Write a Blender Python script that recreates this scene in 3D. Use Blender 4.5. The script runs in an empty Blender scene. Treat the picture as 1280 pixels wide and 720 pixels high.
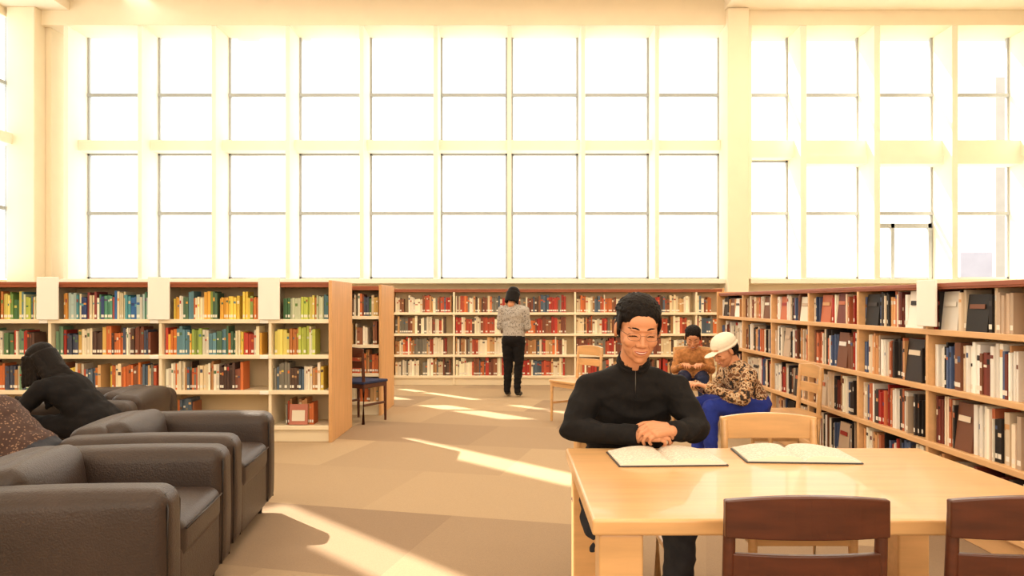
import bpy, bmesh, math, random
import numpy as np
from mathutils import Vector, Matrix, Euler
from mathutils.bvhtree import BVHTree
random.seed(7); np.random.seed(7)
scene = bpy.context.scene
COL = scene.collection
F = 950.0
CH = 1.30

# ---------------------------------------------------------------- materials
def srgb(r, g, b):
    def f(c):
        c /= 255.0
        return c/12.92 if c <= 0.04045 else ((c+0.055)/1.055)**2.4
    return (f(r), f(g), f(b), 1)

def mat(name, col, rough=0.6, var=0.0, nscale=8, bump=0.0, bscale=80, spec=0.4, stretch=None, metallic=0, coat=0):
    m = bpy.data.materials.new(name); m.use_nodes = True
    nt = m.node_tree; b = nt.nodes['Principled BSDF']
    b.inputs['Base Color'].default_value = col
    b.inputs['Roughness'].default_value = rough
    b.inputs['Specular IOR Level'].default_value = spec
    b.inputs['Metallic'].default_value = metallic
    b.inputs['Coat Weight'].default_value = coat
    if var > 0 or bump > 0:
        tc = nt.nodes.new('ShaderNodeTexCoord'); mp = nt.nodes.new('ShaderNodeMapping')
        nt.links.new(tc.outputs['Object'], mp.inputs['Vector'])
        if stretch: mp.inputs['Scale'].default_value = stretch
    if var > 0:
        n = nt.nodes.new('ShaderNodeTexNoise'); n.inputs['Scale'].default_value = nscale; n.inputs['Detail'].default_value = 5
        nt.links.new(mp.outputs['Vector'], n.inputs['Vector'])
        r = nt.nodes.new('ShaderNodeValToRGB')
        r.color_ramp.elements[0].position = 0.3; r.color_ramp.elements[1].position = 0.7
        r.color_ramp.elements[0].color = tuple(c*(1-var) for c in col[:3])+(1,)
        r.color_ramp.elements[1].color = tuple(min(1, c*(1+var)) for c in col[:3])+(1,)
        nt.links.new(n.outputs['Fac'], r.inputs['Fac']); nt.links.new(r.outputs['Color'], b.inputs['Base Color'])
    if bump > 0:
        n2 = nt.nodes.new('ShaderNodeTexNoise'); n2.inputs['Scale'].default_value = bscale; n2.inputs['Detail'].default_value = 4
        nt.links.new(mp.outputs['Vector'], n2.inputs['Vector'])
        bp = nt.nodes.new('ShaderNodeBump'); bp.inputs['Strength'].default_value = bump; bp.inputs['Distance'].default_value = 0.01
        nt.links.new(n2.outputs['Fac'], bp.inputs['Height']); nt.links.new(bp.outputs['Normal'], b.inputs['Normal'])
    return m

M = {}
M['wall'] = mat('wall_paint', srgb(246, 233, 206), 0.8, 0.02, 3)
M['ceil'] = mat('ceiling_paint', srgb(246, 235, 213), 0.85, 0.02, 2)
M['fin'] = mat('window_cream_paint', srgb(248, 240, 222), 0.6, 0.02, 3)
M['frame'] = mat('window_grey_frame', srgb(168, 174, 176), 0.45, 0.05, 3)
M['maple'] = mat('maple_wood', srgb(214, 168, 114), 0.32, 0.10, 3, 0.03, 40, stretch=(1, 9, 9), coat=0.15)
M['maple2'] = mat('maple_panel', srgb(212, 162, 108), 0.45, 0.10, 3, 0.03, 40, stretch=(6, 6, 0.8))
M['darkwood'] = mat('mahogany_wood', srgb(78, 37, 20), 0.35, 0.25, 4, 0.03, 40, stretch=(1, 8, 8), coat=0.12)
M['cap'] = mat('shelf_cap_wood', srgb(150, 80, 48), 0.45, 0.2, 4, stretch=(1, 8, 8))
M['shelf'] = mat('shelf_cream_metal', srgb(244, 228, 196), 0.5, 0.02, 3)
M['shelfback'] = mat('shelf_back_panel', srgb(220, 196, 156), 0.7, 0.05, 3)
M['shelfwood'] = mat('shelf_board_wood', srgb(224, 178, 126), 0.45, 0.08, 3, stretch=(1, 8, 8))
M['leather'] = mat('brown_leather', srgb(56, 44, 38), 0.40, 0.15, 5, 0.25, 130, spec=0.35)
M['seam'] = mat('leather_piping', srgb(30, 24, 21), 0.4)
M['blackleg'] = mat('dark_leg', srgb(35, 28, 24), 0.5)
M['white'] = mat('white_card', srgb(248, 244, 234), 0.6)
M['paper'] = mat('page_block', srgb(240, 232, 214), 0.7)
M['skin'] = mat('skin', srgb(208, 145, 106), 0.5, 0.05, 12, 0.03, 200)
M['lip'] = mat('lip', srgb(168, 86, 72), 0.45)
M['lid'] = mat('eyelid_shadow', srgb(162, 100, 72), 0.5)
M['teeth'] = mat('teeth', srgb(240, 232, 220), 0.3)
M['hair'] = mat('black_hair', srgb(22, 17, 15), 0.6, 0.3, 40, 0.4, 90, stretch=(3, 3, 0.7), spec=0.15)
M['glass_rim'] = mat('spectacle_rim', srgb(52, 44, 40), 0.35)
M['sweater'] = mat('black_sweater', srgb(25, 23, 23), 0.85, 0.2, 12, 0.5, 25, spec=0.2)
M['jeans'] = mat('dark_jeans', srgb(44, 46, 54), 0.85, 0.2, 20, 0.4, 30)
M['black'] = mat('black_cloth', srgb(22, 20, 21), 0.85, 0.2, 12, 0.5, 25, spec=0.2)
M['blue'] = mat('blue_cloth', srgb(28, 48, 140), 0.8, 0.15, 12, 0.4, 30)
M['navy'] = mat('navy_cloth', srgb(34, 44, 78), 0.8, 0.15, 12, 0.4, 30)
M['orange'] = mat('ochre_cloth', srgb(176, 118, 66), 0.8, 0.35, 30, 0.4, 30)
M['creamcloth'] = mat('cream_cloth', srgb(238, 226, 204), 0.85, 0.05, 12, 0.3, 60)
M['shoe'] = mat('black_shoe', srgb(22, 20, 20), 0.4)
M['zip'] = mat('zip_metal', srgb(100, 98, 95), 0.4, metallic=0.8)

def speckle(name, cols, scale, pos=(0.28, 0.42)):
    m = bpy.data.materials.new(name); m.use_nodes = True
    nt = m.node_tree; b = nt.nodes['Principled BSDF']; b.inputs['Roughness'].default_value = 0.9
    tc = nt.nodes.new('ShaderNodeTexCoord'); r = nt.nodes.new('ShaderNodeValToRGB')
    if len(cols) == 2:
        v = nt.nodes.new('ShaderNodeTexVoronoi'); out = v.outputs['Distance']
    else:
        v = nt.nodes.new('ShaderNodeTexNoise'); v.inputs['Detail'].default_value = 3; out = v.outputs['Fac']; r.color_ramp.interpolation = 'CONSTANT'
    v.inputs['Scale'].default_value = scale
    r.color_ramp.elements[0].position = pos[0]; r.color_ramp.elements[1].position = pos[1]
    r.color_ramp.elements[0].color = cols[0]; r.color_ramp.elements[1].color = cols[1]
    for i, c in enumerate(cols[2:]):
        e = r.color_ramp.elements.new(pos[1]+0.07*(i+1)); e.color = c
    nt.links.new(tc.outputs['Object'], v.inputs['Vector']); nt.links.new(out, r.inputs['Fac'])
    nt.links.new(r.outputs['Color'], b.inputs['Base Color'])
    return m
M['dots'] = speckle('patterned_brown_cloth', [srgb(140, 108, 86), srgb(66, 46, 40)], 70, (0.2, 0.34))
M['greyknit'] = speckle('grey_knit', [srgb(120, 114, 108), srgb(172, 165, 156)], 45)
M['camo'] = speckle('patterned_coat', [srgb(48, 40, 36), srgb(170, 122, 78), srgb(205, 180, 145), srgb(110, 70, 44)], 30, (0.0, 0.43))

def attr_mat(name, rough):
    m = bpy.data.materials.new(name); m.use_nodes = True
    nt = m.node_tree; b = nt.nodes['Principled BSDF']; b.inputs['Roughness'].default_value = rough
    b.inputs['Specular IOR Level'].default_value = 0.3
    a = nt.nodes.new('ShaderNodeAttribute'); a.attribute_name = 'Col'
    nt.links.new(a.outputs['Color'], b.inputs['Base Color'])
    return m
M['books'] = attr_mat('book_covers', 0.55)

def page_mat():
    m = bpy.data.materials.new('printed_pages'); m.use_nodes = True
    nt = m.node_tree; b = nt.nodes['Principled BSDF']; b.inputs['Roughness'].default_value = 0.7
    tc = nt.nodes.new('ShaderNodeTexCoord'); w = nt.nodes.new('ShaderNodeTexWave'); w.bands_direction = 'Y'
    w.inputs['Scale'].default_value = 28
    n = nt.nodes.new('ShaderNodeTexNoise'); n.inputs['Scale'].default_value = 120
    mu = nt.nodes.new('ShaderNodeMath'); mu.operation = 'MULTIPLY'
    r = nt.nodes.new('ShaderNodeValToRGB'); r.color_ramp.elements[0].position = 0.28; r.color_ramp.elements[1].position = 0.46
    r.color_ramp.elements[0].color = srgb(236, 226, 208); r.color_ramp.elements[1].color = srgb(160, 150, 138)
    nt.links.new(tc.outputs['Object'], w.inputs['Vector']); nt.links.new(tc.outputs['Object'], n.inputs['Vector'])
    nt.links.new(w.outputs['Fac'], mu.inputs[0]); nt.links.new(n.outputs['Fac'], mu.inputs[1])
    nt.links.new(mu.outputs[0], r.inputs['Fac']); nt.links.new(r.outputs['Color'], b.inputs['Base Color'])
    return m
M['pages'] = page_mat()

def carpet_mat():
    m = bpy.data.materials.new('carpet'); m.use_nodes = True
    nt = m.node_tree; b = nt.nodes['Principled BSDF']; b.inputs['Roughness'].default_value = 0.95
    b.inputs['Specular IOR Level'].default_value = 0.1
    tc = nt.nodes.new('ShaderNodeTexCoord'); mp = nt.nodes.new('ShaderNodeMapping')
    mp.inputs['Rotation'].default_value = (0, 0, 0.25)
    br = nt.nodes.new('ShaderNodeTexBrick')
    br.inputs['Scale'].default_value = 1.0; br.inputs['Brick Width'].default_value = 1.5; br.inputs['Row Height'].default_value = 1.1
    br.inputs['Mortar Size'].default_value = 0.0; br.offset = 0.4
    br.inputs['Color1'].default_value = srgb(158, 134, 110); br.inputs['Color2'].default_value = srgb(196, 170, 136)
    n = nt.nodes.new('ShaderNodeTexNoise'); n.inputs['Scale'].default_value = 180; n.inputs['Detail'].default_value = 3
    mx = nt.nodes.new('ShaderNodeMix'); mx.data_type = 'RGBA'; mx.blend_type = 'MULTIPLY'; mx.inputs[0].default_value = 0.35
    nt.links.new(tc.outputs['Object'], mp.inputs['Vector']); nt.links.new(mp.outputs['Vector'], br.inputs['Vector'])
    nt.links.new(tc.outputs['Object'], n.inputs['Vector'])
    nt.links.new(br.outputs['Color'], mx.inputs[6])
    bw = nt.nodes.new('ShaderNodeRGBToBW'); nt.links.new(n.outputs['Color'], bw.inputs[0]); nt.links.new(bw.outputs[0], mx.inputs[7])
    nt.links.new(mx.outputs[2], b.inputs['Base Color'])
    bp = nt.nodes.new('ShaderNodeBump'); bp.inputs['Strength'].default_value = 0.3; bp.inputs['Distance'].default_value = 0.005
    nt.links.new(n.outputs['Fac'], bp.inputs['Height']); nt.links.new(bp.outputs['Normal'], b.inputs['Normal'])
    return m
M['carpet'] = carpet_mat()

def emis(name, col, s):
    m = bpy.data.materials.new(name); m.use_nodes = True
    nt = m.node_tree; nt.nodes.clear()
    o = nt.nodes.new('ShaderNodeOutputMaterial'); e = nt.nodes.new('ShaderNodeEmission')
    e.inputs['Color'].default_value = col; e.inputs['Strength'].default_value = s
    nt.links.new(e.outputs[0], o.inputs[0]); return m
M['glow'] = emis('window_glow', (1, 0.955, 0.86, 1), 2.6)  # emission stands in for daylight filling the windows
M['brick'] = mat('pale_render', (0.36, 0.33, 0.29, 1), 0.8, 0.06, 2)
M['farblue'] = mat('lilac_render', (0.34, 0.33, 0.38, 1), 0.8, 0.05, 2)
M['paving'] = mat('pale_paving', (0.4, 0.38, 0.35, 1), 0.8, 0.05, 2)

# ---------------------------------------------------------------- mesh builder
class MB:
    def __init__(s): s.v = []; s.f = []; s.m = []; s.c = []; s.mats = []; s.sm = []
    def mi(s, m):
        if m not in s.mats: s.mats.append(m)
        return s.mats.index(m)
    def add(s, vs, fs, m, col=None, smooth=False):
        o = len(s.v); s.v += [tuple(v) for v in vs]; k = s.mi(m)
        for f in fs: s.f.append([o+i for i in f]); s.m.append(k); s.sm.append(smooth); s.c.append(col)
    def box(s, c, d, m, rz=0, ry=0, rx=0, col=None):
        h = [x/2 for x in d]
        vs = [Vector((sx*h[0], sy*h[1], sz*h[2])) for sx in (-1, 1) for sy in (-1, 1) for sz in (-1, 1)]
        if rz or ry or rx:
            R = Euler((rx, ry, rz)).to_matrix(); vs = [R @ v for v in vs]
        vs = [v+Vector(c) for v in vs]
        s.add(vs, [(0, 1, 3, 2), (4, 6, 7, 5), (0, 4, 5, 1), (2, 3, 7, 6), (0, 2, 6, 4), (1, 5, 7, 3)], m, col)
    def bb(s, x0, x1, y0, y1, z0, z1, m, col=None):
        s.box(((x0+x1)/2, (y0+y1)/2, (z0+z1)/2), (x1-x0, y1-y0, z1-z0), m, col=col)
    def rbox(s, c, d, r, m, bulge=(0, 0, 0), rz=0, ry=0, rx=0, n=8):
        h = [x/2 for x in d]
        ax = []
        for i in range(3):
            a = [math.tan(math.radians(t)) for t in (0, 15, 30, 45)]
            pos = [h[i]-r+r*t for t in a]
            inner = list(np.linspace(-(h[i]-r), h[i]-r, n+1))[1:-1]
            ax.append([-p for p in reversed(pos)]+inner+pos)
        R = Euler((rx, ry, rz)).to_matrix()
        for axis in range(3):
            for sg in (-1, 1):
                u, w = [(1, 2), (2, 0), (0, 1)][axis]
                U, W = ax[u], ax[w]; vs = []; fs = []
                for a in U:
                    for b in W:
                        p = [0, 0, 0]; p[axis] = sg*h[axis]; p[u] = a; p[w] = b
                        q = [max(-(h[i]-r), min(h[i]-r, p[i])) for i in range(3)]
                        dv = Vector([p[i]-q[i] for i in range(3)]).normalized()*r
                        res = Vector(q)+dv
                        for i in range(3):
                            j, k = [(1, 2), (2, 0), (0, 1)][i]
                            fa = (1-(res[j]/h[j])**2)*(1-(res[k]/h[k])**2)
                            res[i] += bulge[i]*fa*(res[i]/h[i])
                        vs.append(R @ res+Vector(c))
                nw = len(W)
                for i in range(len(U)-1):
                    for j in range(nw-1):
                        f = (i*nw+j, (i+1)*nw+j, (i+1)*nw+j+1, i*nw+j+1)
                        fs.append(f if sg > 0 else f[::-1])
                s.add(vs, fs, m, smooth=True)
    def tube(s, pts, rad, m, seg=8):
        pts = [Vector(p) for p in pts]; n = len(pts); vs = []; fs = []
        if not hasattr(rad, '__len__'): rad = [rad]*n
        for i, p in enumerate(pts):
            t = (pts[min(i+1, n-1)]-pts[max(i-1, 0)]).normalized()
            a = t.cross(Vector((0, 0, 1)))
            if a.length < 1e-3: a = t.cross(Vector((0, 1, 0)))
            a.normalize(); b = t.cross(a)
            for k in range(seg):
                th = 2*math.pi*k/seg
                vs.append(p+(a*math.cos(th)+b*math.sin(th))*rad[i])
        for i in range(n-1):
            for k in range(seg):
                fs.append((i*seg+k, i*seg+(k+1) % seg, (i+1)*seg+(k+1) % seg, (i+1)*seg+k))
        fs.append(tuple(range(seg))[::-1]); fs.append(tuple((n-1)*seg+k for k in range(seg)))
        s.add(vs, fs, m, smooth=True)
    def build(s, name, loc=(0, 0, 0), rz=0, bevel=0, parent=None, weld=False, scale=1):
        me = bpy.data.meshes.new(name); me.from_pydata(s.v, [], s.f)
        for m in s.mats: me.materials.append(m)
        me.polygons.foreach_set('material_index', s.m); me.polygons.foreach_set('use_smooth', s.sm)
        if any(c is not None for c in s.c):
            ca = me.color_attributes.new('Col', 'FLOAT_COLOR', 'CORNER'); arr = []
            for p, c in zip(me.polygons, s.c): arr += list(c or (0.8, 0.8, 0.8, 1))*p.loop_total
            ca.data.foreach_set('color', arr)
        me.update()
        bm = bmesh.new(); bm.from_mesh(me)
        if weld: bmesh.ops.remove_doubles(bm, verts=bm.verts, dist=1e-5)
        bmesh.ops.recalc_face_normals(bm, faces=bm.faces); bm.to_mesh(me); bm.free()
        o = bpy.data.objects.new(name, me); COL.objects.link(o)
        o.location = loc; o.rotation_euler = (0, 0, rz); o.scale = (scale,)*3
        if bevel:
            b = o.modifiers.new('bevel', 'BEVEL'); b.width = bevel; b.segments = 3; b.limit_method = 'ANGLE'
        if parent: setpar(o, parent)
        return o

def setpar(o, e):
    o.parent = e; o.matrix_parent_inverse = Matrix.Translation(e.location).inverted()
def empty(name, loc):
    e = bpy.data.objects.new(name, None); e.location = loc; e.empty_display_size = 0.1; COL.objects.link(e); return e

def simple(name, x0, x1, y0, y1, z0, z1, m, bevel=0):
    b = MB(); b.bb(x0, x1, y0, y1, z0, z1, m); return b.build(name, bevel=bevel)

# ---------------------------------------------------------------- room
EL = math.radians(40); SX, SY = .68, -.73
XL, XR, YB, YW, ZC = -8.5, 9.1, -4.5, 13.5, 6.44
simple('floor', XL, XR+0.3, YB, YW+0.2, -0.1, 0, M['carpet'])
ceil = simple('ceiling', XL-0.2, XR+0.3, YB, YW+0.3, ZC, ZC+0.12, M['ceil'])
def sun_slit_cut(fx0, fy0, L, wd):  # invented out-of-view ceiling slits, shaped to throw sun streaks on the floor
    off = (ZC+0.06)/math.tan(EL)
    cx0, cy0 = fx0-SX*off, fy0-SY*off
    c = MB(); c.box((cx0+SX*L/2, cy0+SY*L/2, ZC), (L, wd, 1.0), M['ceil'], rz=math.atan2(SY, SX)); return c.build('cut')
cuts = [sun_slit_cut(-1.48, 7.62, 3.0, 0.30), sun_slit_cut(-1.62, 4.86, 3.4, 0.30)]
for c in cuts:
    md = ceil.modifiers.new('b', 'BOOLEAN'); md.operation = 'DIFFERENCE'; md.object = c; md.solver = 'EXACT'
dg = bpy.context.evaluated_depsgraph_get(); dg.update()
nm = bpy.data.meshes.new_from_object(ceil.evaluated_get(dg)); ceil.modifiers.clear(); ceil.data = nm
for c in cuts: bpy.data.objects.remove(c)

b = MB()
b.bb(XL-0.2, XR+0.3, YW-0.1, YW+0.2, 0, 1.68, M['wall'])
b.bb(XL-0.2, XR+0.3, YW-0.62, YW+0.2, 6.0, ZC, M['wall'])
b.bb(XL-0.2, -7.88, 13.0, YW+0.2, 1.68, 6.0, M['wall'])
b.build('wall_back', bevel=0.01)
b = MB()
b.bb(-7.7, 3.7, YW-0.62, YW-0.1, 1.62, 1.7, M['fin'])
b.bb(4.05, XR, YW-0.62, YW-0.1, 1.62, 1.7, M['fin'])
b.build('trim_1', bevel=0.008)
simple('wall_right', XR, XR+0.3, YB, YW, 0, ZC, M['wall'])
simple('wall_front', XL-0.2, XR+0.3, YB-0.2, YB, 0, ZC, M['wall'])
simple('column', 3.62, 3.98, 12.75, 13.3, 0, 6.25, M['wall'], 0.02)
simple('column', 8.86, XR, 12.75, 13.3, 0, 6.25, M['wall'], 0.02)
simple('column', -8.45, -7.98, 12.7, 13.0, 0, 6.25, M['wall'], 0.02)
simple('trim_2', XL, -7.5, 12.4, 13.3, 6.25, ZC, M['ceil'])
simple('trim_3', 3.6, XR, 12.4, 13.3, 6.25, ZC, M['ceil'])

def window(xs, ybase, zs_thin, zs_thick, z0, z1, finw, find):
    b = MB()
    for i, x in enumerate(xs):
        b.bb(x-finw/2, x+finw/2, ybase-find, ybase, z0, z1, M['fin'])
        b.bb(x-finw/2-0.035, x+finw/2+0.035, ybase, ybase+0.06, z0, z1, M['frame'])
    for z in zs_thin:
        b.bb(xs[0], xs[-1], ybase-0.02, ybase+0.05, z-0.028, z+0.028, M['frame'])
    for za, zb in zs_thick:
        b.bb(xs[0], xs[-1], ybase-0.3, ybase+0.06, za, zb, M['fin'])
        b.bb(xs[0], xs[-1], ybase, ybase+0.07, za-0.03, zb+0.03, M['frame'])
    b.bb(xs[0], xs[-1], ybase, ybase+0.05, z0, z0+0.05, M['frame'])
    return b
xs = [-7.575+1.255*k for k in range(10)]
window(xs, YW, [4.98, 2.88], [(3.94, 4.12)], 1.7, 6.1, 0.07, 0.60).build('window_1')
bw = window([4.02, 4.95, 6.20, 7.52, 8.88], YW, [4.98, 2.88], [(3.82, 4.12)], 1.7, 6.1, 0.10, 0.60)
for (x0, x1) in [(6.3, 7.44)]:
    bw.bb(x0, x1, YW-0.03, YW+0.04, 2.62, 2.7, M['frame']); bw.bb(x0, x0+0.06, YW-0.03, YW+0.04, 1.7, 2.7, M['frame'])
    bw.bb(x1-0.06, x1, YW-0.03, YW+0.04, 1.7, 2.7, M['frame']); bw.bb(6.72, 6.78, YW-0.03, YW+0.04, 1.7, 2.7, M['frame'])
bw.bb(5.0, 8.85, YW-0.35, YW+0.02, 3.70, 3.84, M['fin'])
bw.build('window_2')
b = MB()
b.bb(XL-0.2, XL, YB, YW, 0, 1.68, M['wall']); b.bb(XL-0.2, XL, YB, YW, 6.1, ZC, M['wall'])
b.bb(XL-0.2, XL, YB, 5.0, 1.68, 6.1, M['wall'])
b.build('wall_left')
b = MB()
for k in range(7):
    y = 12.9-1.28*k
    b.bb(XL, XL+0.3, y-0.04, y+0.04, 1.7, 6.1, M['fin']); b.bb(XL-0.06, XL, y-0.08, y+0.08, 1.7, 6.1, M['frame'])
for z in (4.98, 2.88): b.bb(XL-0.05, XL+0.02, 5, 13.2, z-0.03, z+0.03, M['frame'])
b.bb(XL-0.06, XL+0.15, 5, 13.2, 3.94, 4.12, M['fin'])
b.build('window_3')
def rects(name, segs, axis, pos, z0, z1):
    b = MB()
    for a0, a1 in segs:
        if axis == 'y': b.bb(a0, a1, pos, pos+0.01, z0, z1, M['glow'])
        else: b.bb(pos-0.01, pos, a0, a1, z0, z1, M['glow'])
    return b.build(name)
rects('glow_panels', [(-7.86, -4.90), (-4.5, -3.76), (-3.58, 3.7)], 'y', YW+0.075, 1.65, 6.12)  # added glowing panels behind the frames; gaps let sun streaks through
rects('glow_panels', [(5.0, 13.2)], 'x', XL-0.075, 1.65, 6.12)  # same added glow along the left windows

simple('exterior_ground', -60, 60, 13.9, 90, -0.3, -0.12, M['paving'])
simple('neighbouring_building', 19.1, 23, 30, 30.5, -0.12, 10.2, M['brick'])
simple('neighbouring_building', 14.75, 15.8, 25, 25.3, -0.12, 2.95, M['farblue'])

# ---------------------------------------------------------------- shelves / books
def jit(c, a=0.12):
    k = 1+random.uniform(-a, a)
    return tuple(max(0, min(1, x*k)) for x in c[:3])+(1,)
def pal(*cs): return [srgb(*c) for c in cs]
P_green = pal((115, 150, 80), (180, 190, 85), (80, 120, 80), (222, 208, 110), (160, 95, 60), (238, 228, 200), (90, 130, 138), (205, 130, 70), (200, 205, 170))
P_blue = pal((60, 108, 165), (90, 160, 172), (60, 78, 125), (185, 208, 202), (148, 75, 72), (228, 214, 178), (90, 148, 122), (218, 150, 72), (105, 78, 120), (238, 232, 215))
P_yel = pal((234, 204, 90), (216, 125, 62), (150, 170, 85), (192, 75, 56), (242, 230, 192), (98, 138, 150), (236, 178, 76), (85, 115, 90), (240, 232, 212))
P_red = pal((182, 64, 52), (130, 78, 60), (90, 122, 84), (208, 170, 95), (80, 86, 106), (228, 215, 186), (105, 135, 108), (207, 115, 66), (88, 66, 58), (238, 228, 208))
P_brown = pal((182, 134, 88), (214, 172, 120), (145, 94, 68), (232, 212, 174), (187, 86, 60), (125, 120, 108), (242, 230, 208), (94, 72, 60), (207, 114, 64), (88, 104, 120))
P_right = pal((240, 232, 214), (230, 212, 187), (36, 32, 31), (167, 50, 42), (122, 78, 56), (216, 163, 112), (76, 92, 126), (192, 108, 72), (245, 240, 230), (200, 177, 153), (240, 235, 225), (116, 56, 46), (227, 208, 180), (56, 50, 48))

def fill_books(b, x0, x1, yf, z, hmax, pl, wr=(0.018, 0.04), face=0.0, stop=0.0, depth=0.17, hr=(0.68, 0.95)):
    x = x0+0.005; end = x1-stop
    run = 0
    while x < end-0.02:
        if face and random.random() < face:
            w = random.uniform(0.14, 0.19)
            if x+w > end: break
            h = hmax*random.uniform(0.82, 0.94); c = jit(random.choice(pl+pal((35, 32, 30), (120, 75, 45))))
            b.box((x+w/2, yf+0.03, z+h/2), (w, 0.025, h), M['books'], rx=-0.1, col=c)
            b.box((x+w/2, yf+0.016, z+h*0.68), (w*0.7, 0.004, h*0.12), M['books'], rx=-0.1, col=jit(random.choice(pl)))
            x += w+0.01; continue
        if run <= 0:
            run = random.choice((1, 1, 1, 2, 2, 3, 4)); c0 = random.choice(pl); hb = random.uniform(*hr); wb = random.uniform(*wr)
        run -= 1
        w = min(wb*random.uniform(0.8, 1.2), end-x); h = hmax*min(0.96, hb*random.uniform(0.95, 1.05)); d = depth*random.uniform(0.8, 1.0)
        c = jit(c0, 0.25)
        y0 = yf+random.uniform(0.0, 0.025)
        b.bb(x, x+w-0.0015, y0, y0+d, z, z+h, M['books'], col=c)
        if random.random() < 0.6:
            b.bb(x+0.002, x+w-0.0035, y0-0.001, y0, z+0.02, z+0.045, M['books'], col=srgb(238, 232, 218))
        if random.random() < 0.55:
            zz = z+h*random.uniform(0.55, 0.8)
            b.bb(x+0.002, x+w-0.0035, y0-0.001, y0, zz, zz+h*random.uniform(0.06, 0.14), M['books'], col=jit(random.choice(pl)))
        x += w
        if random.random() < 0.02: x += random.uniform(0.02, 0.08)

def bookshelf(L, divs, D, H, boards, board_m, up_m, end_m, paneldivs=(), cap_m=None, capz=0.05, lip=0.035):
    b = MB(); cap_m = cap_m or M['cap']
    b.bb(0, L, 0.03, D-0.03, 0, boards[0]-0.03, board_m)
    for z in boards:
        b.bb(0, L, 0, D, z-0.022, z, board_m); b.bb(0, L, -0.004, 0.012, z-lip, z+0.004, board_m)
    b.bb(0, L, D/2-0.01, D/2+0.01, boards[0], H-0.02, M['shelfback'])
    b.bb(0, L, 0.0, D, H-0.025, H, cap_m); b.bb(0, L, 0.004, 0.03, H-capz, H-0.02, cap_m)
    for x in divs: b.bb(x-0.014, x+0.014, 0.005, D-0.005, 0.02, H-0.03, up_m)
    for x in (-0.03, L): b.bb(x, x+0.03, -0.02, D+0.02, 0, H+0.015, end_m)
    for x in paneldivs:
        b.bb(x-0.1, x+0.1, -0.03, -0.012, boards[3]+0.0, H+0.045, M['white'])
    return b

BZ = [0.15, 0.48, 0.81, 1.14]
x0L = -7.4; L1 = -1.70-x0L
divs = [x-x0L for x in (-6.35, -5.32, -4.3, -3.27, -2.25)]
b = bookshelf(L1, divs, 0.86, 1.49, BZ, M['shelf'], M['shelf'], M['maple2'], paneldivs=divs)
for z in BZ[1:]:
    for d in divs: b.bb(d-0.09, d-0.01, -0.012, -0.003, z-0.035, z-0.002, M['white'])
b.build('bookshelf', (x0L, 7.06, 0), bevel=0.004)
b = MB(); edges = [0]+divs+[L1]
pal_top = [P_green, P_blue, P_green, P_blue, P_yel, P_green]
for i in range(len(edges)-1):
    e0, e1 = edges[i]+0.02, edges[i+1]-0.02
    fill_books(b, e0+(0.08 if i else 0), e1-(0.08 if i < 5 else 0), 0.05, BZ[3], 0.28, pal_top[i], (0.016, 0.03), depth=0.2)
    fill_books(b, e0, e1, 0.05, BZ[2], 0.28, [P_red, P_green, P_red, P_red, P_yel, P_green][i], (0.016, 0.03), stop=random.uniform(0, 0.2), depth=0.2)
    fill_books(b, e0, e1, 0.05, BZ[1], 0.28, P_brown+P_yel[:2] if i % 2 else P_brown+P_red, (0.016, 0.03), stop=random.uniform(0, 0.25), depth=0.2)
    fill_books(b, e0+0.1, e0+random.uniform(0.25, 0.5), 0.08, BZ[0], 0.27, P_brown, (0.016, 0.03), depth=0.2)
for xx in (-2.0, -4.8, -3.7): b.box((xx-x0L, 0.07, BZ[0]+0.1), (0.17, 0.02, 0.19), M['books'], rx=-0.12, col=srgb(190, 120, 100)); b.box((xx-x0L, 0.058, BZ[0]+0.09), (0.12, 0.006, 0.1), M['books'], rx=-0.12, col=srgb(235, 225, 205))
b.build('library_books', (x0L, 7.06, 0))
b = bookshelf(3.5, [0.5, 1.5, 2.5], 0.9, 1.49, BZ, M['shelf'], M['shelf'], M['maple2'])
b.build('bookshelf', (-5.03, 8.75, 0), bevel=0.004)
b = MB()
for z in BZ:
    for e in [(0.02, 0.48), (0.52, 1.48), (1.52, 2.48), (2.52, 3.48)]: fill_books(b, e[0], e[1], 0.05, z, 0.29, P_brown+P_red, (0.018, 0.032), depth=0.2)
b.build('library_books', (-5.03, 8.75, 0))
Lf = 5.15; dv = [0.95*k for k in range(1, 6) if 0.95*k < Lf-0.2]
b = bookshelf(Lf, dv, 0.5, 1.51, BZ, M['shelf'], M['shelf'], M['maple2'])
b.build('bookshelf', (-1.86, 11.9, 0), bevel=0.004)
b = MB(); ed = [0]+dv+[Lf]
for i in range(len(ed)-1):
    for z in BZ: fill_books(b, ed[i]+0.02, ed[i+1]-0.02, 0.05, z, 0.29, P_brown+P_red[:2]+[srgb(240, 228, 200)]*2, (0.02, 0.04), stop=random.uniform(0, 0.12), depth=0.17, hr=(0.72, 0.95))
b.build('library_books', (-1.86, 11.9, 0))
Lr = 7.2; dvr = [0.9*k for k in range(1, 8)]
b = bookshelf(Lr, dvr, 0.7, 1.41, BZ, M['shelfwood'], M['shelfwood'], M['maple2'], cap_m=M['cap'], capz=0.035, lip=0.03)
xp = 9.0-4.45
b.bb(xp-0.1, xp+0.1, -0.03, -0.015, 1.16, 1.43, M['white'])
b.build('bookshelf', (2.45, 9.0, 0), rz=-math.pi/2, bevel=0.004)
b = MB(); ed = [0]+dvr+[Lr]
for i in range(len(ed)-1):
    for j, z in enumerate(BZ):
        fill_books(b, ed[i]+0.02, ed[i+1]-0.02, 0.03, z, 0.29 if j < 3 else 0.245, P_right, (0.012, 0.03), face=0.05 if j < 3 else 0.14, stop=random.uniform(0, 0.08), depth=0.16, hr=(0.74, 0.96))
b.build('library_books', (2.45, 9.0, 0), rz=-math.pi/2)

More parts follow.
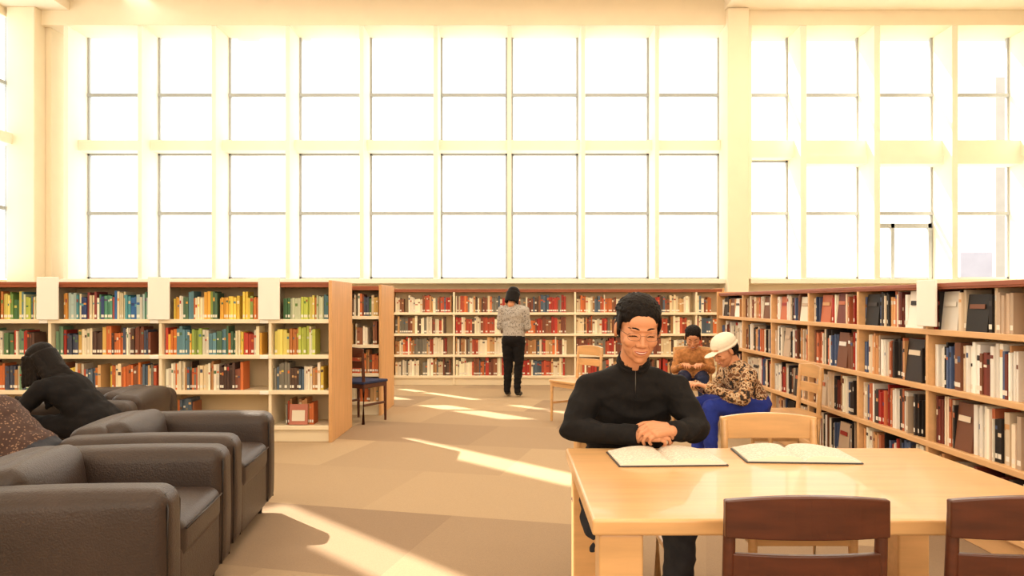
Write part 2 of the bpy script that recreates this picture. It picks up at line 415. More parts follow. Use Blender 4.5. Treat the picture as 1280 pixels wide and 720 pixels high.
# ---------------------------------------------------------------- table
b = MB()
TX0, TX1, TY0, TY1, TZ = 0.215, 1.62, 2.03, 3.03, 0.72
b.bb(TX0, TX1, TY0, TY1, TZ-0.045, TZ, M['maple'])
for x in (TX0+0.02, TX1-0.14):
    for y in (TY0+0.02, TY1-0.12): b.bb(x, x+0.12, y, y+0.1, 0, TZ-0.045, M['maple'])
    b.bb(x+0.045, x+0.075, TY0+0.1, TY1-0.1, 0.62, TZ-0.045, M['maple'])
b.bb(TX0+0.1, TX1-0.1, TY1-0.09, TY1-0.065, 0.63, TZ-0.045, M['maple'])
b.build('reading_table', bevel=0.008)

def open_book(name, loc, rz, w=0.19, h=0.25, cover=(60, 60, 65)):
    b = MB(); cm = mat('cover_'+name, srgb(*cover), 0.5)
    b.box((-w/2-0.003, 0, 0.002), (w+0.006, h+0.01, 0.004), cm); b.box((w/2+0.003, 0, 0.002), (w+0.006, h+0.01, 0.004), cm)
    N = 12
    for sg in (-1, 1):
        top = []
        for i in range(N+1):
            u = i/N; x = sg*u*w; z = 0.004+0.022*math.sin(math.pi*u)**0.6*(1-u*0.45)+0.008*(1-u)*(u > 0)
            if u == 0: z = 0.008
            if u == 1: z = 0.009
            top.append((x, z))
        vs = []
        for (x, z) in top: vs += [(x, -h/2, z), (x, h/2, z), (x, -h/2, 0.004), (x, h/2, 0.004)]
        tf = [(4*i, 4*i+4, 4*i+5, 4*i+1) for i in range(N)]
        sf = [(4*i, 4*i+2, 4*i+6, 4*i+4) for i in range(N)]+[(4*i+1, 4*i+5, 4*i+7, 4*i+3) for i in range(N)]+[(4*N, 4*N+2, 4*N+3, 4*N+1), (0, 1, 3, 2)]
        b.add(vs, tf, M['pages'], smooth=True); b.add(vs, sf, M['paper'])
    return b.build(name, loc, rz)
open_book('open_book', (0.565, 2.81, TZ+0.001), 0.05, cover=(70, 60, 60))
open_book('open_book', (1.06, 2.86, TZ+0.001), -0.06, w=0.2, cover=(60, 62, 68))

# ---------------------------------------------------------------- wooden chairs
def chair(loc, rz, m, scale=1.0, seatm=None):
    b = MB(); w = 0.205
    def board(z0, z1, y, bow, arch, th=0.022, ww=w):
        N = 10; vs = []; fs = []
        for i in range(N+1):
            u = -1+2*i/N; yy = y-bow*(1-u*u); a = arch*(1-u*u)
            for (dy, z) in ((0, z0), (th, z0), (th, z1+a), (0, z1+a)): vs.append((u*ww, yy+dy, z))
        for i in range(N):
            for k in range(4): fs.append((4*i+k, 4*i+(k+1) % 4, 4*i+4+(k+1) % 4, 4*i+4+k))
        fs += [(0, 3, 2, 1), (4*N, 4*N+1, 4*N+2, 4*N+3)]
        b.add(vs, fs, m)
    board(0.715, 0.808, -0.215, 0.025, 0.016, 0.024)
    board(0.60, 0.675, -0.208, 0.022, 0.0, 0.018, w-0.02)
    for sx in (-1, 1):
        b.tube([(sx*(w-0.015), -0.185, 0), (sx*(w-0.015), -0.18, 0.45), (sx*(w-0.014), -0.2, 0.80)], [0.015, 0.019, 0.015], m, seg=10)
        b.tube([(sx*(w-0.015), 0.19, 0), (sx*(w-0.015), 0.185, 0.43)], [0.014, 0.019], m, seg=10)
        b.box((sx*(w-0.015), 0, 0.2), (0.018, 0.37, 0.025), m)
        b.box((sx*(w-0.015), 0, 0.405), (0.02, 0.37, 0.05), m)
    b.box((0, 0.185, 0.405), (2*w-0.04, 0.02, 0.05), m); b.box((0, -0.18, 0.405), (2*w-0.04, 0.02, 0.05), m)
    b.rbox((0, 0.005, 0.44), (2*w+0.01, 0.42, 0.03), 0.012, seatm or m, (0, 0, -0.004), n=4)
    return b.build('wooden_chair', loc, rz, bevel=0.004, scale=scale)
chair((0.735, 2.10, 0), 0.0, M['darkwood'])
chair((1.295, 2.10, 0), 0.0, M['darkwood'])
chair((1.10, 3.06, 0), math.pi, M['maple'])
chair((0.50, 3.42, 0), math.pi, M['maple'])
chair((0.70, 8.3, 0), 2.2, M['maple'])
chair((2.12, 5.9, 0), 1.6, M['maple'])
chair((1.92, 8.1, 0), 2.9, M['maple'])
chair((-1.66, 8.34, 0), -0.5, M['darkwood'], seatm=M['navy'])

# ---------------------------------------------------------------- armchairs
def armchair(loc, rz):
    e = MB(); Lm = M['leather']
    D = 0.86; W = 1.0; aw = 0.2
    for sy in (-1, 1):
        e.rbox((0, sy*(W/2-aw/2), 0.345), (D, aw, 0.56), 0.06, Lm, (0.008, 0.012, 0.012))
        y0, y1 = sy*(W/2-aw+0.03), sy*(W/2-0.03)
        e.tube([(D/2-0.01, y0, 0.09), (D/2-0.004, y0, 0.56), (D/2-0.02, y0+(y1-y0)*0.12, 0.605), (D/2-0.02, y1-(y1-y0)*0.12, 0.605), (D/2-0.004, y1, 0.56), (D/2-0.01, y1, 0.09)], 0.005, M['seam'], 6)
        yo = sy*(W/2-0.012)
        e.tube([(-D/2+0.05, yo, 0.575), (0, yo+sy*0.006, 0.585), (D/2-0.04, yo, 0.575)], 0.004, M['seam'], 6)
    e.rbox((0.02, 0, 0.22), (D-0.06, W-2*aw+0.02, 0.3), 0.03, Lm)
    e.rbox((0.06, 0, 0.385), (D-0.12, W-2*aw-0.01, 0.16), 0.05, Lm, (0.01, 0, 0.03))
    e.tube([(D/2+0.005, -W/2+aw+0.03, 0.43), (D/2+0.012, 0, 0.435), (D/2+0.005, W/2-aw-0.03, 0.43)], 0.004, M['seam'], 6)
    e.rbox((-D/2+0.11, 0, 0.37), (0.2, W-0.3, 0.57), 0.06, Lm, (0.02, 0, 0.015), ry=-0.08)
    e.rbox((-D/2+0.21, 0, 0.51), (0.16, W-2*aw-0.01, 0.32), 0.06, Lm, (0.03, 0, 0.01), ry=-0.15)
    for sx in (-1, 1):
        for sy in (-1, 1): e.tube([(sx*(D/2-0.08), sy*(W/2-0.09), 0), (sx*(D/2-0.08), sy*(W/2-0.09), 0.08)], [0.018, 0.026], M['blackleg'], 10)
    return e.build('leather_armchair', loc, rz, weld=True)
armchair((-1.72, 3.14, 0), 0.13)
armchair((-1.87, 4.25, 0), 0.10)
armchair((-3.05, 5.55, 0), math.pi+0.1)
b = MB(); b.rbox((0, 0, 0.24), (0.5, 0.5, 0.36), 0.05, M['leather'], (0.01, 0.01, 0.02))
for sx in (-1, 1):
    for sy in (-1, 1): b.tube([(sx*0.19, sy*0.19, 0), (sx*0.19, sy*0.19, 0.08)], [0.018, 0.024], M['blackleg'], 8)
b.build('leather_ottoman', (-2.60, 3.72, 0), weld=True)
b = MB()
b.bb(-4.0, -3.1, 4.25, 4.8, 0.56, 0.6, M['maple'])
for x in (-3.95, -3.15):
    for y in (4.3, 4.75): b.tube([(x, y, 0), (x, y, 0.56)], [0.02, 0.025], M['maple'], 8)
b.build('side_table', bevel=0.006)
b = MB(); b.rbox((0, 0, 0.012), (0.3, 0.22, 0.024), 0.008, M['white'], (0, 0, 0.004), n=4); b.build('magazine', (-3.3, 4.5, 0.602), 0.3, weld=True)

# ---------------------------------------------------------------- people
def sph(c, r, R=None, seg=16, rings=10):
    vs = []; fs = []; R = R or Matrix.Identity(3); c = Vector(c)
    for i in range(rings+1):
        ph = math.pi*i/rings
        if i in (0, rings):
            vs.append(c+R @ Vector((0, 0, r[2]*math.cos(ph)))); continue
        for k in range(seg):
            th = 2*math.pi*k/seg
            vs.append(c+R @ Vector((r[0]*math.sin(ph)*math.cos(th), r[1]*math.sin(ph)*math.sin(th), r[2]*math.cos(ph))))
    for k in range(seg): fs.append((0, 1+k, 1+(k+1) % seg))
    for i in range(rings-2):
        for k in range(seg):
            a = 1+i*seg; fs.append((a+k, a+seg+k, a+seg+(k+1) % seg, a+(k+1) % seg))
    a = 1+(rings-2)*seg; l = len(vs)-1
    for k in range(seg): fs.append((a+k, l, a+(k+1) % seg))
    return vs, fs
def caps(p1, r1, p2, r2, seg=14):
    p1 = Vector(p1); p2 = Vector(p2); d = p2-p1; L = d.length
    if L < 1e-6: return sph(p1, (r1,)*3)
    t = d/L; a = t.orthogonal().normalized(); b = t.cross(a)
    prof = [(-r1*math.cos(x), r1*math.sin(x)) for x in (0.35, 0.8, 1.2, 1.57)]+[(L+r2*math.cos(x), r2*math.sin(x)) for x in (1.57, 1.2, 0.8, 0.35)]
    vs = [p1-t*r1]; fs = []
    for (z, r) in prof:
        for k in range(seg):
            th = 2*math.pi*k/seg; vs.append(p1+t*z+(a*math.cos(th)+b*math.sin(th))*r)
    vs.append(p2+t*r2); l = len(vs)-1
    for k in range(seg): fs.append((0, 1+(k+1) % seg, 1+k))
    for i in range(len(prof)-1):
        o = 1+i*seg
        for k in range(seg): fs.append((o+k, o+(k+1) % seg, o+seg+(k+1) % seg, o+seg+k))
    o = 1+(len(prof)-1)*seg
    for k in range(seg): fs.append((o+k, o+(k+1) % seg, l))
    return vs, fs
def remesh(name, prims, voxel, smooth=4, fac=0.5, wrinkle=None):
    V = []; Fc = []
    for p in prims:
        vs, fs = caps(*p[1:5]) if p[0] == 'c' else sph(p[1], p[2], p[3])
        o = len(V); V += [tuple(v) for v in vs]; Fc += [[o+i for i in f] for f in fs]
    me = bpy.data.meshes.new(name+'_src'); me.from_pydata(V, [], Fc); me.update()
    ob = bpy.data.objects.new(name+'_src', me); COL.objects.link(ob)
    r = ob.modifiers.new('r', 'REMESH'); r.mode = 'VOXEL'; r.voxel_size = voxel; r.use_smooth_shade = True
    if smooth:
        s = ob.modifiers.new('s', 'SMOOTH'); s.factor = fac; s.iterations = smooth
    dg = bpy.context.evaluated_depsgraph_get(); dg.update()
    out = bpy.data.meshes.new_from_object(ob.evaluated_get(dg))
    bpy.data.objects.remove(ob); bpy.data.meshes.remove(me)
    mats = []
    for p in prims:
        if p[-1] not in mats: mats.append(p[-1])
    out.materials.clear()
    for m in mats: out.materials.append(m)
    n = len(out.polygons); C = np.empty(n*3); out.polygons.foreach_get('center', C); C = C.reshape(-1, 3)
    best = np.full(n, 1e9); idx = np.zeros(n, int)
    for p in prims:
        if p[0] == 'c':
            a = np.array(p[1]); d = np.array(p[3])-a; t = np.clip(((C-a) @ d)/max(1e-9, d @ d), 0, 1)
            dist = np.linalg.norm(C-(a+t[:, None]*d), axis=1)-(p[2]+(p[4]-p[2])*t)
        else:
            R = np.array(p[3]) if p[3] is not None else np.eye(3)
            q = (C-np.array(p[1])) @ R/np.array(p[2]); dist = (np.linalg.norm(q, axis=1)-1)*min(p[2])
        k = mats.index(p[-1]); u = dist < best; best[u] = dist[u]; idx[u] = k
    out.polygons.foreach_set('material_index', idx.astype(np.int32)); out.polygons.foreach_set('use_smooth', [True]*n)
    if wrinkle:
        from mathutils import noise
        amp, sc = wrinkle; skin_i = mats.index(M['skin']) if M['skin'] in mats else -1
        isk = np.zeros(len(out.vertices), bool)
        for p, k in zip(out.polygons, idx):
            if k == skin_i:
                for v in p.vertices: isk[v] = True
        nr = [v.normal.copy() for v in out.vertices]
        for i, v in enumerate(out.vertices):
            if isk[i]: continue
            c = v.co*sc; c2 = Vector((c.x, c.y, c.z*1.8))
            h = 1-abs(noise.noise(c2))*2.2
            v.co += nr[i]*amp*(h-0.4+0.4*noise.noise(c2*2.3))
        out.update()
    out.name = name; return out
def link(name, me, parent=None, mw=None):
    o = bpy.data.objects.new(name, me); COL.objects.link(o)
    if mw is not None: o.matrix_world = mw
    if parent: setpar(o, parent)
    return o

S = M['skin']
def head_prims():
    P = [('e', (0, 0.018, 0.035), (.076, .092, .083), None, S), ('e', (0, -0.018, -0.012), (.069, .069, .085), None, S),
         ('e', (0, -0.022, -0.045), (.0605, .062, .062), None, S), ('e', (0, -0.036, -0.075), (.043, .045, .036), None, S), ('e', (0, -0.060, -0.094), (.022, .020, .018), None, S),
         ('e', (0, -0.066, 0.04), (.05, .02, .035), None, S), ('e', (0, -.078, .022), (.045, .010, .008), None, S),
         ('c', (0, -.080, .010), .0065, (0, -.096, -.030), .0115, S), ('e', (.0135, -.089, -.034), (.009, .010, .008), None, S), ('e', (-.0135, -.089, -.034), (.009, .010, .008), None, S),
         ('e', (0, -.074, -.062), (.030, .016, .022), None, S),
         ('c', (0, .02, -.07), .05, (0, .03, -.13), .052, S)]
    for s in (-1, 1):
        P += [('e', (s*.037, -.056, -.028), (.026, .022, .022), None, S), ('e', (s*.031, -.070, .004), (.017, .012, .010), None, S),
              ('e', (s*.079, .012, -.005), (.009, .018, .031), Euler((0.15, 0, s*0.35)).to_matrix(), S)]
    return P
head_me = remesh('head', head_prims(), 0.003, 5)
bvh = BVHTree.FromPolygons([v.co.copy() for v in head_me.vertices], [list(p.vertices) for p in head_me.polygons])
def fp(x, z, off=0.0):
    h = bvh.ray_cast(Vector((x, -1, z)), Vector((0, 1, 0)))
    y = h[0].y if h[0] else -0.07
    return (x, y-off, z)
def face_mesh(glasses=False):
    b = MB()
    for s in (-1, 1):
        b.tube([fp(s*x, z, -0.0008) for x, z in ((.013, .0235), (.020, .0265), (.028, .0285), (.037, .0285), (.05, .022))], [.0016, .0034, .0036, .003, .001], M['hair'], 6)
        b.tube([fp(s*x, z, -0.0004) for x, z in ((.016, -.004), (.022, -.0015), (.029, -.0002), (.036, -.0008), (.042, -.003), (.048, -.0065))], [.0008, .0022, .0027, .0027, .0022, .0008], M['hair'], 6)
        b.tube([fp(s*x, z, -0.0010) for x, z in ((.018, .008), (.031, .0115), (.045, .007))], [.0006, .0014, .0006], M['lid'], 6)
        b.tube([fp(s*x, z, -0.0010) for x, z in ((.020, -.036), (.027, -.041), (.032, -.048), (.034, -.056))], [.0004, .0014, .0015, .0005], M['lid'], 6)
        b.tube([fp(s*.005, -.0415, -.001), fp(s*.011, -.0415, -.001)], [.0016, .0016], M['lid'], 6)
    xs5 = (-.024, -.018, -.012, -.006, 0, .006, .012, .018, .024)
    def arc(z0, dz): return [(x, z0-dz*(1-(x/.024)**2)) for x in xs5]
    tap = [.0006, .0015, .0021, .0023, .0023, .0023, .0021, .0015, .0006]
    b.tube([fp(x, z, -.0012) for x, z in arc(-.0570, .0055)], [r*1.1 for r in tap], M['teeth'], 8)
    b.tube([fp(x*1.08, z, -.0006) for x, z in arc(-.0555, .0035)], tap, M['lip'], 8)
    b.tube([fp(x*1.04, z, -.0004) for x, z in arc(-.0570, .0095)], [r*1.35 for r in tap], M['lip'], 8)
    if glasses:
        yb = fp(0, .004)[1]-.010
        for s in (-1, 1):
            pts = []
            for i in range(25):
                a = 2*math.pi*i/24; ca, sa = math.cos(a), math.sin(a)
                ex = abs(ca)**.7*(1 if ca > 0 else -1); ez = abs(sa)**.7*(1 if sa > 0 else -1)
                x = .033+.0225*ex
                pts.append((s*x, yb+.22*max(0, x-.01), .001+.0145*ez))
            b.tube(pts, .0006, M['glass_rim'], 6)
            b.tube([(s*.0550, yb+.011, .006), (s*.072, -.045, .008), (s*.080, -.01, .010), (s*.081, .02, .006)], .0008, M['glass_rim'], 6)
        b.tube([(-.011, yb, .004), (0, yb-.002, .0065), (.011, yb, .004)], .0007, M['glass_rim'], 6)
    return b
def hair_prims(kind):
    H = M['hair']; P = []; rnd = random.Random(3)
    P += [('e', (0, .022, .058), (.083, .096, .070), None, H), ('e', (0, .045, .012), (.080, .075, .085), None, H)]
    if kind == 'short':
        for i in range(420):
            th = rnd.uniform(0, 2*math.pi); ph = rnd.uniform(0.0, 1.5)
            n = Vector((math.sin(ph)*math.cos(th), math.sin(ph)*math.sin(th), math.cos(ph)))
            if n.y < 0 and n.z < 0.20: continue
            p = Vector((0, .022, .058))+Vector((n.x*.081, n.y*.093, n.z*.070))
            # short hair combed forward and across, lying close to the scalp
            flow = Vector((0.5+rnd.uniform(-.12, .12), -0.9, rnd.uniform(-.1, .1)))
            tang = (flow-n*flow.dot(n)).normalized()
            d = (tang+n*rnd.uniform(0.0, .08)).normalized()
            if n.y < -0.55: d = (Vector((rnd.uniform(.1, .35), -.1, -.8))+n*0.1).normalized()
            q = p+d*rnd.uniform(.020, .030)
            P.append(('c', tuple(p), .0055, tuple(q), .0024, H))
        for s in (-1, 1):
            P += [('e', (s*.0745, -.010, .03), (.008, .024, .034), None, H), ('e', (s*.0745, -.004, .0), (.006, .008, .024), None, H)]
    if kind == 'bob':
        for i in range(26):
            a = math.radians(-35+250*i/25); x, y = .078*math.cos(a), .03+.078*math.sin(a)
            P.append(('c', (x, y, .03), .018, (x*1.05, y*1.05, -.10+rnd.uniform(-.01, .01)), .014, H))
    return P
hair_cache = {}
def add_head(parent, center, yaw, pitch, roll=0, kind='short', scale=1.0, glasses=False):
    mw = Matrix.Translation(center) @ Euler((pitch, roll, yaw), 'XYZ').to_matrix().to_4x4() @ Matrix.Scale(scale, 4)
    link('head', head_me, parent, mw)
    fo = face_mesh(glasses).build('face'); fo.matrix_world = mw; setpar(fo, parent)
    if kind == 'cap':
        C = M['creamcloth']
        if kind not in hair_cache:
            hair_cache[kind] = remesh('cap', [('e', (0, .02, .062), (.095, .108, .078), None, C), ('e', (0, .02, .03), (.098, .115, .02), None, C), ('e', (0, -.115, .03), (.062, .055, .008), None, C), ('e', (0, .05, .0), (.08, .07, .07), None, M['hair'])], .006, 3)
        link('cap', hair_cache[kind], parent, mw)
    else:
        if kind not in hair_cache: hair_cache[kind] = remesh('hair_'+kind, hair_prims(kind), .0026 if kind == 'short' else .005, 2 if kind == 'short' else 3)
        link('hair', hair_cache[kind], parent, mw)

def hand_prims(w, f, n, s, sc=1.0, curl=(20, 30, 25), spread=0.0, thumb=(0.5, 0.2)):
    w = Vector(w); f = Vector(f).normalized(); n = Vector(n); n = (n-f*n.dot(f)).normalized()
    side = f.cross(n)*s
    P = []
    offs = (.029, .010, -.010, -.027); Ls = (.072, .080, .075, .059); rad = (.0088, .009, .0086, .0078); fw = (.088, .092, .087, .08)
    for i in range(4):
        k = w+f*fw[i]*sc+side*offs[i]*sc
        P.append(('c', tuple(w+side*offs[i]*.6*sc+f*.01*sc), .0155*sc, tuple(k), .0125*sc, S))
        ang = 0; p = k; r = rad[i]*sc
        for j, fr in enumerate((.45, .3, .25)):
            ang += math.radians(curl[j]+i*3)
            d = f*math.cos(ang)-n*math.sin(ang)+side*(offs[i]*spread)
            q = p+d.normalized()*Ls[i]*fr*sc
            P.append(('c', tuple(p), r, tuple(q), r*.9, S)); p = q; r *= .9
    t0 = w+side*.018*sc+f*.02*sc; t1 = w+side*.045*sc+f*.052*sc-n*.008*sc
    t2 = t1+(f*.9+side*thumb[0]-n*.25).normalized()*.034*sc; t3 = t2+(f+side*thumb[1]-n*.35).normalized()*.028*sc
    P += [('c', tuple(t0), .016*sc, tuple(t1), .0125*sc, S), ('c', tuple(t1), .0115*sc, tuple(t2), .0105*sc, S), ('c', tuple(t2), .0105*sc, tuple(t3), .0085*sc, S)]
    return P

def person(name, J, top, bottom, hand_cfg, head_cfg, voxel=0.01, k=1.0, collar=None, shoe=None, ka=None, wrinkle=None, extra=None):
    J = {a: Vector(v) for a, v in J.items()}; ka = ka or k
    up = (J['neck']-J['pelvis']).normalized()
    xa = (J['shR']-J['shL']).normalized(); ya = up.cross(xa).normalized(); xa = ya.cross(up)
    R = Matrix((xa, ya, up)).transposed()
    mid = J['pelvis'].lerp(J['neck'], 0.38); chest = J['pelvis'].lerp(J['neck'], 0.68)
    P = [('e', tuple(J['pelvis']), (.165*k, .125*k, .12*k), R, bottom),
         ('e', tuple(J['pelvis']+up*.06), (.16*k, .122*k, .11*k), R, top),
         ('e', tuple(mid), (.155*k, .115*k, .17*k), R, top),
         ('e', tuple(chest), (.170*k, .118*k, .16*k), R, top),
         ('c', tuple(J['neck']-up*.05), .075*k, tuple(J['neck']+up*.0), .058*k, top),
         ('c', tuple(J['neck']), .052, tuple(J['neck'].lerp(J['head'], .5)), .05, S)]
    cuff = MB()
    for s in ('L', 'R'):
        sh, el, wr = J['sh'+s], J['el'+s], J['wr'+s]
        P += [('c', tuple(J['neck']-up*.03), .052*ka, tuple(sh), .060*ka, top), ('c', tuple(chest), .09*ka, tuple(sh), .064*ka, top),
              ('c', tuple(sh), .064*ka, tuple(el), .048*ka, top), ('c', tuple(el), .049*ka, tuple(wr), .034*ka, top),
              ('c', tuple(wr), .026, tuple(wr+(wr-el).normalized()*.04), .024, S)]
        dd = (wr-el).normalized()
        cuff.tube([wr-dd*.035, wr-dd*.03, wr+dd*.036, wr+dd*.040, wr+dd*.036], [.030*ka, .0375*ka, .0365*ka, .034*ka, .026], top, 18)
        hp, kn, an = J['hip'+s], J['kn'+s], J['an'+s]
        P += [('c', tuple(hp), .09*k, tuple(kn), .064*k, bottom), ('c', tuple(kn), .064*k, tuple(an), .045*k, bottom)]
        to = J['to'+s]; P += [('c', tuple(an+Vector((0, 0, -.025))), .038*k, tuple(to), .03*k, shoe or M['shoe'])]
    e = empty(name, (J['pelvis'].x, J['pelvis'].y, 0))
    link('body', remesh(name+'_body', P, voxel, 5, wrinkle=wrinkle), e)
    cuff.build('cuffs', parent=e)
    if extra: link('long_hair', remesh(name+'_long_hair', extra(J), .008, 4, wrinkle=(.004, 22)), e)
    if collar:
        b = MB(); c = J['neck']+up*.03
        for rr, zz, tr in ((.060, 0.0, .012), (.058, .014, .010), (.057, .026, .007)):
            pts = []
            for i in range(17):
                a = math.radians(-90+12)+2*math.pi*(1-.067)*i/16
                pts.append(c+xa*math.cos(a)*rr+ya*math.sin(a)*rr+up*(zz+0.010*math.sin(a)))
            b.tube(pts, tr, top, 8)
        fr = -ya
        b.tube([c+fr*.066+up*.0, c+fr*.095-up*.05, c+fr*.118-up*.10], .0016, M['zip'], 6)
        b.build('collar', parent=e)
    for h in hand_cfg:
        link('hand', remesh('hand', h, 0.003 if voxel < .009 else .005, 2), e)
    add_head(e, J['head'], **head_cfg)
    return e

Jm = dict(pelvis=(.50, 3.44, .54), neck=(.508, 3.20, 1.022), head=(.515, 3.105, 1.188),
          shL=(.334, 3.22, .928), shR=(.686, 3.22, .928), elL=(.250, 3.13, .775), elR=(.764, 3.13, .775),
          wrL=(.462, 2.985, .782), wrR=(.645, 2.985, .795),
          hipL=(.41, 3.40, .53), hipR=(.59, 3.40, .53), knL=(.31, 2.96, .54), knR=(.66, 2.94, .54),
          anL=(.30, 3.0, .09), anR=(.62, 2.9, .09), toL=(.27, 2.85, .035), toR=(.66, 2.75, .035))
hL = hand_prims((.490, 2.968, .784), (.92, -.32, .10), (-0.25, -.55, .8), -1, 1.04, curl=(30, 45, 35), thumb=(.2, -.1))
hR = hand_prims((.620, 2.966, .806), (-.90, -.42, .02), (0.15, -.5, .85), 1, 1.04, curl=(32, 42, 35), thumb=(.3, .0))
person('seated_man', Jm, M['sweater'], M['jeans'], [hL, hR], dict(yaw=0.05, pitch=0.26, roll=0.04, kind='short', scale=1.10, glasses=True), voxel=0.007, k=1.14, ka=1.10, collar=True, wrinkle=(0.009, 8))

def place(J, loc, yaw, sc=1.0):
    R = Matrix.Rotation(yaw, 3, 'Z')
    return {k: R @ (Vector(v)*sc)+Vector(loc) for k, v in J.items()}
SEAT = dict(pelvis=(0, 0, .54), neck=(0, -.14, 1.0), head=(0, -.22, 1.14), shL=(-.165, -.12, .93), shR=(.165, -.12, .93),
            elL=(-.22, -.22, .70), elR=(.22, -.22, .70), wrL=(-.10, -.42, .68), wrR=(.10, -.42, .68),
            hipL=(-.09, -.02, .53), hipR=(.09, -.02, .53), knL=(-.10, -.42, .54), knR=(.10, -.42, .54),
            anL=(-.10, -.42, .09), anR=(.10, -.42, .09), toL=(-.10, -.56, .035), toR=(.10, -.56, .035))
def seated(name, loc, yaw, top, bottom, kind, pitch=0.3, headyaw=0.0, voxel=.011, k=.92, mod=None, sc=1.0, shoe=None, wrinkle=(0.006, 9), extra=None):
    J0 = dict(SEAT); J0.update(mod or {})
    J = place(J0, loc, yaw, sc)
    hands = []
    for s, sg in (('L', -1), ('R', 1)):
        f = (J['wr'+s]-J['el'+s]).normalized()
        hands.append(hand_prims(J['wr'+s]+f*.015, f, (0, 0, 1), sg, .95*sc))
    return person(name, J, top, bottom, hands, dict(yaw=yaw+headyaw, pitch=pitch, kind=kind, scale=.98*sc), voxel=voxel, k=k*sc, shoe=shoe, wrinkle=wrinkle, extra=extra)
def longhair(J):
    H = M['hair']; h = J['head']; n = J['neck']; P = []; rnd = random.Random(5)
    back = (n-h); back.z = 0; back.normalize(); side = Vector((-back.y, back.x, 0))
    for i in range(15):
        t = -1+2*i/14
        a = h+side*t*.07+back*(.055-.03*abs(t))+Vector((0, 0, .04))
        m = n+side*t*.085+back*(.06-.05*abs(t))+Vector((0, 0, .05-.05*abs(t)))
        e = m+back*(.10-.08*abs(t))+side*t*.03+Vector((0, 0, -.05-.12*abs(t)-rnd.uniform(0, .03)))
        P += [('c', tuple(a), .032, tuple(m), .03, H), ('c', tuple(m), .03, tuple(e), .014, H)]
    for t in (-1, 1):
        for j in range(4):
            a = h+side*t*.072-back*(.03*j-.03)+Vector((0, 0, .03))
            P.append(('c', tuple(a), .02, tuple(a+Vector((0, 0, -.17-rnd.uniform(0, .04)))+side*t*.01), .012, H))
    return P
seated('seated_woman', (-2.66, 4.93, -.03), -math.pi/2-0.15, M['black'], M['black'], 'bob', pitch=0.6,
       mod=dict(neck=(0, -.33, .84), head=(0, -.44, .935), shL=(-.16, -.30, .78), shR=(.16, -.30, .78), elL=(-.2, -.44, .62), elR=(.2, -.44, .62), wrL=(-.08, -.66, .66), wrR=(.08, -.66, .66)), k=1.0, extra=longhair)
seated('seated_reader', (-2.34, 3.76, -.02), -math.pi/2-0.1, M['dots'], M['jeans'], 'bob', pitch=0.6, k=1.0,
       mod=dict(neck=(0, -.34, .82), head=(0, -.47, .90), shL=(-.165, -.30, .76), shR=(.165, -.30, .76), elL=(-.2, -.42, .6), elR=(.2, -.42, .6), wrL=(-.1, -.6, .6), wrR=(.1, -.6, .6)))
seated('seated_woman', (1.86, 5.85, -.02), -math.pi/2+0.25, M['camo'], M['blue'], 'cap', pitch=0.5, k=.98,
       mod=dict(neck=(0, -.17, .83), head=(0, -.25, .95), shL=(-.165, -.14, .77), shR=(.165, -.14, .77), elL=(-.22, -.22, .60), elR=(.22, -.22, .60)))
seated('seated_child', (1.92, 8.05, -.02), -0.25, M['orange'], M['navy'], 'short', pitch=0.5, k=.85,
       mod=dict(neck=(0, -.12, .84), head=(0, -.18, .95), shL=(-.14, -.1, .78), shR=(.14, -.1, .78), elL=(-.19, -.2, .62), elR=(.19, -.2, .62)))

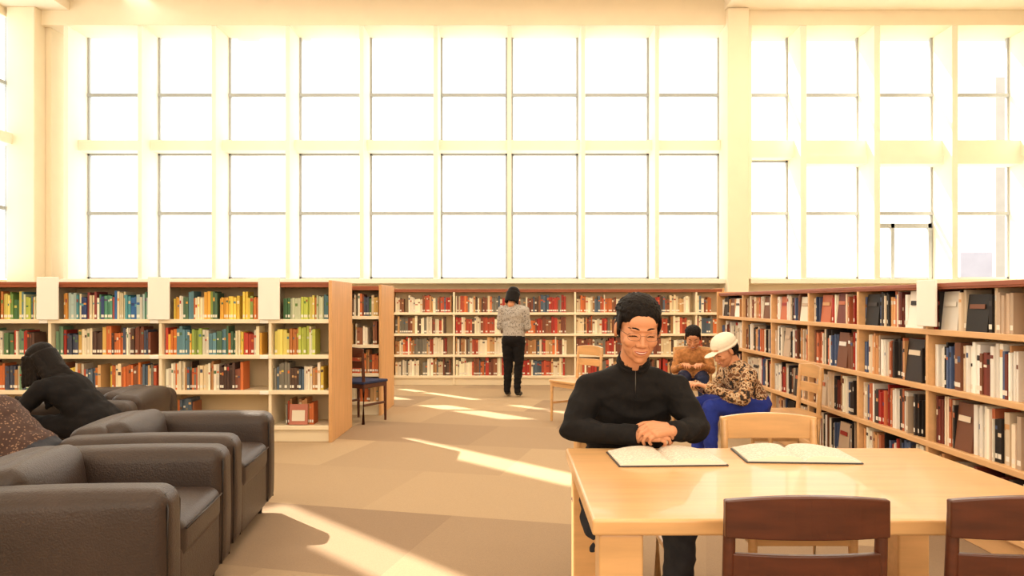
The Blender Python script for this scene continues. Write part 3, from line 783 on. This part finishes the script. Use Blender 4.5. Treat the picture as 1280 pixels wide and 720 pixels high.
ST = dict(pelvis=(0, 0, .80), neck=(0, -.02, 1.26), head=(0.01, -.05, 1.385), shL=(-.16, 0, 1.19), shR=(.16, 0, 1.19),
          elL=(-.20, -.02, .96), elR=(.20, -.02, .96), wrL=(-.1, -.2, .92), wrR=(.1, -.2, .92),
          hipL=(-.08, 0, .77), hipR=(.08, 0, .77), knL=(-.07, -.01, .43), knR=(.08, -.02, .43), anL=(-.06, .02, .09), anR=(.09, .0, .09),
          toL=(-.07, -.12, .035), toR=(.11, -.14, .035))
J = place(ST, (0.02, 10.45, 0), math.pi-0.3)
hs = []
for s, sg in (('L', -1), ('R', 1)):
    f = (J['wr'+s]-J['el'+s]).normalized(); hs.append(hand_prims(J['wr'+s]+f*.015, f, (0, 0, 1), sg, .9))
person('standing_woman', J, M['greyknit'], M['black'], hs, dict(yaw=math.pi-0.5, pitch=0.4, kind='bob', scale=1.0), voxel=.01, k=1.0, wrinkle=(0.008, 8))

# ---------------------------------------------------------------- lights
w = bpy.data.worlds.new('World'); scene.world = w; w.use_nodes = True
bg = w.node_tree.nodes['Background']; bg.inputs['Color'].default_value = (1, .965, .9, 1); bg.inputs['Strength'].default_value = 2.6
sun = bpy.data.lights.new('sun', 'SUN'); sun.energy = 13; sun.angle = math.radians(0.6); sun.color = (1, .90, .73)
so = bpy.data.objects.new('sun', sun); COL.objects.link(so)
hn = math.hypot(SX, SY)
v = Vector((SX/hn*math.cos(EL), SY/hn*math.cos(EL), -math.sin(EL)))
so.rotation_euler = v.to_track_quat('-Z', 'Y').to_euler(); so.location = (-20, 30, 20)
def area(name, loc, rot, sx, sy, e, col=(1, .865, .69)):
    l = bpy.data.lights.new(name, 'AREA'); l.shape = 'RECTANGLE'; l.size = sx; l.size_y = sy; l.energy = e; l.color = col
    o = bpy.data.objects.new(name, l); o.location = loc; o.rotation_euler = rot; COL.objects.link(o)
for i, (x, y) in enumerate([(-4.5, 1), (0, 1), (4.5, 1), (-4.5, 6), (0, 6), (4.5, 6), (-3, 10.5), (1, 10.5), (5, 10.5)]):
    area('ceiling_fill', (x, y, 6.36), (0, 0, 0), 2.4, 1.2, 80)  # added overhead fill, no fixtures modelled
area('rear_fill', (0, -4.2, 3.4), (math.radians(90), 0, 0), 12, 4, 450, (1, .90, .76))  # added fill light behind the camera, no window there

# ---------------------------------------------------------------- camera
cam = bpy.data.cameras.new('camera'); co = bpy.data.objects.new('camera', cam); COL.objects.link(co)
co.location = (0, 0, CH); co.rotation_euler = (math.radians(90), 0, 0)
cam.sensor_width = 36; cam.lens = 36*F/1280; cam.shift_y = 18/1280; cam.clip_end = 500
scene.camera = co
scene.view_settings.view_transform = 'Standard'; scene.view_settings.look = 'None'; scene.view_settings.exposure = 0.15
